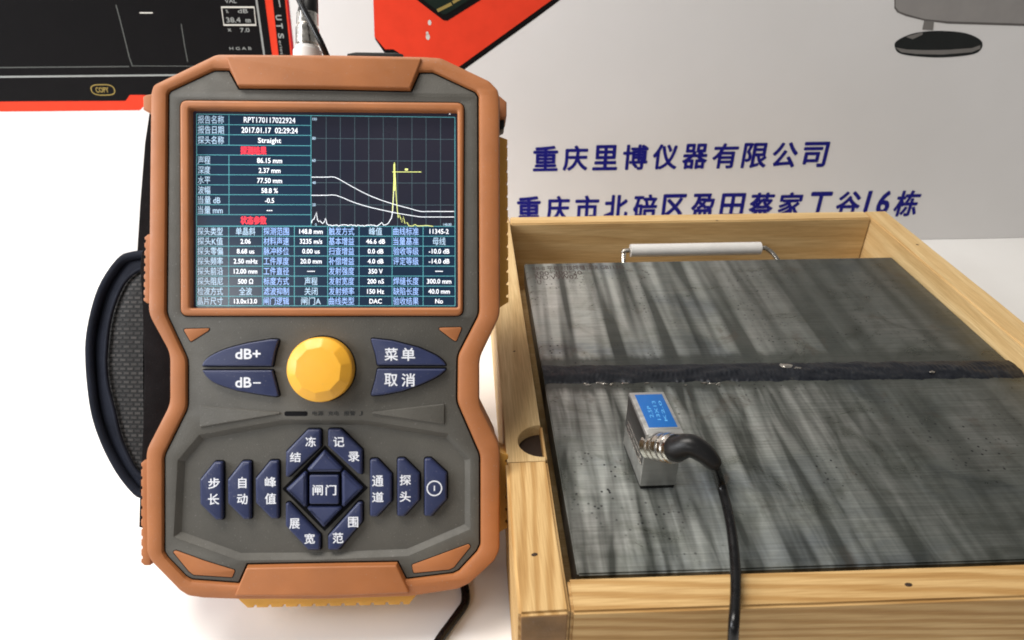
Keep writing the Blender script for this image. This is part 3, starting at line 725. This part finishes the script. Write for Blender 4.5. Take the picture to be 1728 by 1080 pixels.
# keys
def key(P, w0, w1, name='key', r=1.1, bev=1.0, texts=(), rad=None, res=2):
    q = fillet(D(P, w1), r, 4)
    dprism('key_gap', [inset(q, -.55)], w0 - .6, w0 + .10, 'gasket')
    k = dprism(name, [q], w0 - .5, w1, 'key', None, bev, res)
    if texts:
        f = Flat()
        for t, x0, y0, x1, y1 in texts:
            a = dv(x0, y1, w1); b = dv(x1, y0, w1); f.text(t, a[0], a[1], b[0], b[1], W0 + w1 + .06, .03 if ord(t[0]) < 300 else .022)
        f.build('key_label', M['label'], k)
    return k
q = lambda P: P
key(spline([(340.5, 618), (343, 611), (354, 601), (380, 589), (417, 579)], 3)[:-1] + [(417, 579), (457, 572.5), (470, 573), (463.5, 594), (459, 618)], 0, 2.6, 'gain_key', .8, .7, [('dB+', 397, 588.5, 440, 606)])
key([(459, 625), (463.5, 642), (470, 668), (464, 669.5), (435, 665.5), (398, 659)] + spline([(398, 659), (365, 648), (349, 637), (340.5, 625)], 3)[1:], 0, 2.6, 'gain_key', .8, .7, [('dB', 397, 636.5, 424.5, 654), ('–', 427, 645, 440, 647.2)])
key([(625, 571), (661, 575), (707, 587)] + spline([(707, 587), (735, 600), (748, 610), (752, 616.5)], 3)[1:] + [(636, 616.5), (633, 598), (629, 585)], 0, 2.6, 'menu_key', .8, .7, [('菜', 649, 587, 671.5, 609), ('单', 677.5, 587, 700.5, 609)])
key([(636, 622.5), (752, 622.5)] + spline([(752, 622.5), (748, 628), (735, 637), (707, 650), (679, 660)], 3)[1:] + [(643, 667), (625, 668), (633, 640)], 0, 2.6, 'cancel_key', .8, .7, [('取', 648.5, 630, 671, 652), ('消', 677.5, 630, 700.5, 652.5)])
for P, t in (([(336.5, 810), (361, 780), (375, 780), (375, 878), (364, 878), (337, 851)], [('步', 351.5, 806, 371, 825), ('长', 351, 833, 370, 852)]),
             ([(383.5, 810), (408, 779), (422.5, 779), (422.5, 877), (411, 877), (384, 850)], [('自', 402, 805, 416, 824), ('动', 400, 833, 418, 851)]),
             ([(430.5, 808), (455, 778), (469.5, 778), (469.5, 876), (458, 876), (431, 849)], [('峰', 447, 804.5, 466, 822), ('值', 447, 832, 466, 851)]),
             ([(624, 775.5), (636, 775), (661, 801), (661, 846), (636, 872.5), (624, 872.5)], [('通', 628, 802, 647, 821), ('道', 628, 830, 647.5, 847.5)]),
             ([(670, 774), (682, 774), (708, 800), (708, 844), (682, 872), (670, 872)], [('探', 674.5, 801, 693.5, 819), ('头', 674.5, 829, 693, 847)])):
    key(P, KW, KW + 3.2, 'function_key', 1.2, 1.15, t)
pk = key([(716, 774), (727, 774), (754, 799), (754, 843), (728, 872), (716, 872)], KW, KW + 3.2, 'power_key', 1.2, 1.15)
f = Flat(); c0 = dv(733, 824, KW + 3.2)
f.line([(c0[0] + 3.55 * math.cos(a), c0[1] + 3.55 * math.sin(a)) for a in [k * math.pi / 20 for k in range(40)]], .62, W0 + KW + 3.26, True)
f.line([(c0[0], c0[1] + 1.3), (c0[0], c0[1] - 1.3)], .6, W0 + KW + 3.26); f.build('key_label', M['label'], pk)
for P, t in (([(519, 725), (541, 725), (541, 754), (486, 806), (481.5, 804), (482, 763)], [('冻', 515.5, 737, 533, 754), ('结', 489, 763, 507.5, 780)]),
             ([(553, 724.5), (574.5, 724.5), (611, 760), (611, 801), (604, 800), (553, 753)], [('记', 562.5, 737, 581, 754), ('录', 588, 762, 606.5, 779)]),
             ([(481.5, 850), (487, 849), (540, 905), (540, 929), (520, 929), (481.5, 888)], [('展', 488, 874.5, 506, 892.5), ('宽', 513.5, 900, 531.5, 918)]),
             ([(611, 848), (611, 881), (571, 929), (553, 929), (553, 905), (604, 848)], [('围', 587.5, 872, 604.5, 890), ('范', 561.5, 898.5, 579.5, 917)])):
    key(P, KW, KW + 3.2, 'corner_key', 1.2, 1.1, t)
# direction pad
dprism('pad_well', [D([(546.5, 753), (620, 825), (546, 899), (474, 827)])], KW - 1, KW + .12, 'gasket', None)
key([(522, 802), (571.5, 802), (571.5, 851), (522, 851)], KW, KW + 3.4, 'gate_key', .9, .6, [('闸', 527.5, 818, 545, 836), ('门', 549.5, 818, 567.5, 836)])
for P in ([(546.7, 759.5), (577.5, 791), (574, 797.5), (521, 797.5), (517, 792.5)], [(481, 826.5), (513.5, 796), (517.5, 799), (518, 854), (513, 857)], [(612.5, 824.5), (580, 857), (576, 854), (575.5, 799), (580, 794)], [(545.5, 891.5), (517, 859), (520, 855.5), (573, 855.5), (576.5, 858.5)]):
    key(P, KW, KW + 3.6, 'arrow_key', .8, 1.7, res=1)
# indicator slot and its marks
dprism('indicator_slot', [fillet(D([(480, 694), (519, 694), (519, 702), (480, 702)]), 1.1, 4)], -1, .12, 'gasket')
f = Flat()
for t, x0, x1 in (('电源', 527, 546), ('充电', 554, 572), ('报警', 580, 600), ('J', 606, 612)):
    a = dv(x0, 701.5); b = dv(x1, 693.5); f.text(t, a[0], a[1], b[0], b[1], W0 + .05, .03)
f.build('indicator_print', M['darkprint'], det)
# knob with shallow lobes
kc = dv(545, 622); KR = 55 / FPX * .348 * 1000 * .975; bm = bmesh.new(); NK = 120; ringsd = [(1.0, .1, 0), (1.0, 7.4, 0), (.99, 7.9, 0), (.965, 8.35, 0), (.73, 11.0, 1), (.70, 11.2, 1), (.5, 11.35, 0), (.25, 11.5, 0), (.02, 11.55, 0)]
rg = []
for rf, zf, poly in ringsd:
    row = []
    for k in range(NK):
        a = 2 * math.pi * k / NK + .2; ph = ((a - .2) % (math.pi / 5)) - math.pi / 10
        r_ = KR * rf * ((math.cos(math.pi / 10) / math.cos(ph)) if poly else 1)     # ten flat facets round the top
        row.append(bm.verts.new((kc[0] + r_ * math.cos(a), kc[1] + r_ * math.sin(a), W0 + zf)))
    rg.append(row)
for A, B in zip(rg, rg[1:]):
    for k in range(NK): bm.faces.new((A[k], A[(k + 1) % NK], B[(k + 1) % NK], B[k]))
bm.faces.new(rg[-1])
from_bm('knob', bm, M['yellow'], det, 11)
dprism('knob_gap', [[(kc[0] + (KR + .7) * math.cos(a), kc[1] + (KR + .7) * math.sin(a)) for a in [k * math.pi / 24 for k in range(48)]]], -1, .12, 'gasket')

# yellow grip strips with notches
def grip(name, a, b, out_px, n, w0, w1, mat, end=(8, 8), depth=.35, wz=-14):
    """strip from pixel a to pixel b, standing out by out_px = (dx, dy), notched n times"""
    A = Vector(a); Bv = Vector(b); d = (Bv - A); L = d.length; d /= L; o = Vector(out_px)
    P = [tuple(A - o * 1.5), tuple(A), tuple(A + d * end[0] + o)]
    for k in range(n):
        c = end[0] + (L - end[0] - end[1]) * (k + .5) / n
        for dx, h in ((-3.2, 1), (-2.0, 1 - depth), (2.0, 1 - depth), (3.2, 1)): P.append(tuple(A + d * (c + dx) + o * h))
    P += [tuple(Bv - d * end[1] + o), tuple(Bv), tuple(Bv - o * 1.5)]
    return dprism(name, [D(P, wz)], w0, w1, mat, None, .3, 1)
grip('grip_strip', (406, 1008), (702, 1002), (1, 14), 11, -40, -11, 'gripyellow', (14, 12), .3)
grip('grip_strip', (843, 232), (845, 518), (13, 0), 13, -44, -12, 'gripyellow', (5, 8), .3)
grip('grip_strip', (843, 762), (843, 896), (14, 0), 6, -44, -12, 'gripyellow', (5, 8), .3)
grip('grip_strip', (251, 512), (253, 396), (-6, 0), 8, -44, -12, 'orange', (5, 5), .35)
grip('grip_strip', (247, 952), (247, 775), (-6, 0), 10, -44, -12, 'orange', (5, 5), .35)
# strap lugs
dprism('strap_lug', [fillet(D([(841, 160), (848, 166), (855, 172), (855, 197), (848, 199), (841, 199)], -16), .8, 3)], -36, -16, 'orange', None, .5)
dprism('strap_lug', [fillet(D([(260, 158), (247, 160), (241.5, 163), (241.5, 185), (249, 188), (260, 190)], -16), .8, 3)], -36, -16, 'orange', None, .5)
dprism('lug_pin', [fillet(D([(843, 199), (851, 199), (851, 216), (843, 220)], -20), .5, 3)], -32, -20, 'blackrubber', None, .3)
# top port cover
dprism('port_cover', [D([(584, 99), (586, 90), (600, 87.5), (668, 88.5), (680, 91), (682, 100)], -22)], -44, -22, 'blackrubber', None, .6)
# kick stand that props it from behind
bmk = box_bm(-45, 45, -2.5, 2.5, -112, 0, 1)
ks = from_bm('kick_stand', bmk, M['orange'], det)
hinge = DB + DV * .190
zf = -(hinge.z) ; 
tgt = Vector((hinge.x + .02, hinge.y + .02, 0)); dirn = (tgt - hinge)
import_len = dirn.length
loc_dir = (MD.inverted().to_3x3() @ dirn).normalized()
X = Vector((1, 0, 0)); Zl = -loc_dir; Yl = Zl.cross(X).normalized(); X = Yl.cross(Zl).normalized()
ks.data.transform(Matrix.Diagonal((1, 1, import_len / .112 * .995, 1)))
ks.matrix_basis = Matrix.Translation((0, .190, .001)) @ Matrix((X, Yl, Zl)).transposed().to_4x4()

# hand strap on its left flank
strap = bpy.data.objects.new('hand_strap', None); COL.objects.link(strap); strap.parent = det
belt = [(252, 186), (244, 240), (236, 340), (231, 420), (228, 470), (232, 600), (234, 760), (235.5, 830), (234, 890), (246, 893), (300, 800), (310, 600), (290, 470), (262, 330), (262, 190)]
prism('belt', [D(belt, -34)], W0 - 38, W0 - 34, M['strapblack'], strap, .8, 2)
edge = [(247, 430), (226, 432), (203, 442), (171, 488), (152, 553), (148.5, 608), (157, 687), (175, 742.6), (203, 793.5), (233, 828), (247, 832)]
wv = [(246, 452), (228, 460), (206, 482), (186, 530), (177, 590), (178, 640), (190, 690), (205, 745), (228, 790), (246, 806)]
def cushion(name, P, w0, crown, mat, rings=7, lean=0.0):
    Q = D(spline(P, 5), w0); bm = bmesh.new(); n = len(Q)
    mx = max(p[0] for p in Q); my = sum(p[1] for p in Q) / n; rows_ = []
    for r in range(rings + 1):
        t = r / rings; row = []
        for p in Q:
            c = (mx * 1.0, p[1] * .75 + my * .25)
            x = p[0] + (c[0] - p[0]) * t * .97; y = p[1] + (c[1] - p[1]) * t * .6
            row.append(bm.verts.new((x, y, W0 + w0 + crown * math.sin(min(1, t * 1.6) * math.pi / 2) + lean * (x - mx))))
        rows_.append(row)
    for A, B in zip(rows_, rows_[1:]):
        for k in range(n - 1): bm.faces.new((A[k], A[k + 1], B[k + 1], B[k]))
    bk = [bm.verts.new((p[0], p[1], W0 + w0 - 9 + lean * (p[0] - mx))) for p in Q]
    for k in range(n - 1): bm.faces.new((bk[k], bk[k + 1], rows_[0][k + 1], rows_[0][k]))
    bm.faces.new(bk)
    return from_bm(name, bm, M[mat], strap, 60)
cushion('pad', edge, -30, 3.0, 'piping', 7, .12)
cushion('woven_face', wv, -26.6, 1.8, 'weave', 7, .12)
eq = [Vector((*p, W0 - 27.5 + .12 * (p[0] - dv(247, 600, -30)[0]))) for p in D(spline(edge, 5), -29)]
from_bm('edge_binding', tube_bm(eq, 2.3, 12), M['piping'], strap, 60)
sq = [Vector((*p, W0 - 24.9 + .12 * (p[0] - dv(247, 600, -30)[0]))) for p in D(spline(wv, 5), -26)]
from_bm('inner_binding', tube_bm(sq, 1.0, 8), M['piping'], strap, 60)
st_ = [Vector((*p, W0 - 24.0)) for p in D(spline([(238, 440), (240, 520), (243, 620), (240, 720), (236, 815)], 6), -24)]
prism('side_panel', [D([(240, 425), (262, 440), (288, 560), (292, 640), (288, 720), (262, 800), (236, 832), (238, 800), (242, 720), (244, 620), (241, 520), (237, 450)], -24)], W0 - 30, W0 - 23, M['strapblack'], strap, 1.0, 2)

# plug standing in the top of the instrument
def dw(px, py, wz): p = dv(px, py, wz); return Vector((p[0], p[1], W0 + wz))
plug = empty('cable_plug', MD.copy(), 'silver cable plug with a dark boot standing in the top of the instrument', 'plug')
b0, b1 = dw(519, 100, -26), dw(519, 24, -26); ax2 = (b1 - b0); LL = ax2.length; ax2 /= LL
prof = [(-2, 7.4), (4.0, 7.4), (4.6, 6.2), (6.0, 6.2), (6.2, 5.4), (7.2, 5.4), (7.4, 6.0), (16, 6.0), (16.3, 5.2), (17.3, 5.2), (17.5, 5.6), (LL, 5.5)]
from_bm('collar', tube_bm([b0 + ax2 * d for d, r in prof[:4]], [r for d, r in prof[:4]], 28), M['whitetube'], plug, 30)
from_bm('barrel', tube_bm([b0 + ax2 * d for d, r in prof[3:]], [r for d, r in prof[3:]], 28), M['silver'], plug, 30)
up = [b1 - ax2 * 1, dw(521, 10, -26), dw(523, -20, -27), dw(528, -70, -30), dw(545, -150, -38), dw(590, -230, -60)]
from_bm('boot', tube_bm(spline([tuple(p) for p in up], 6), [5.6 - 2.6 * min(1, k / 22) for k in range(31)], 18), M['blackrubber'], plug, 60)
cord = empty('thin_cord', MD.copy(), 'thin black cord rising past the silver plug on top of the instrument', 'cord')
cpt = [dw(556, 104, -20), dw(551, 93, -18), dw(540, 68, -15), dw(522, 33, -15), dw(505, 0, -16), dw(492, -30, -20), dw(480, -80, -28), dw(475, -140, -40)]
from_bm('sheath', tube_bm(spline([tuple(p) for p in cpt], 6), 1.55, 12), M['cable'], cord, 60)
# cord leaving from beneath the instrument
c2 = [at_z(770, 930, .0026), at_z(780, 975, .0026), at_z(785.5, 1000, .0026), at_z(784, 1019, .0026), at_z(773, 1036, .0026), at_z(757, 1058, .0026), at_z(738, 1085, .0026), at_z(700, 1150, .0026), at_z(640, 1300, .0026)]
lc = empty('power_cord', Matrix.Translation(c2[2]), 'black cord coming out from under the instrument and lying on the table', 'cord')
from_bm('sheath', tube_bm(spline([tuple((p - c2[2]) * 1000) for p in c2], 8), 2.4, 14), M['cable'], lc, 60)
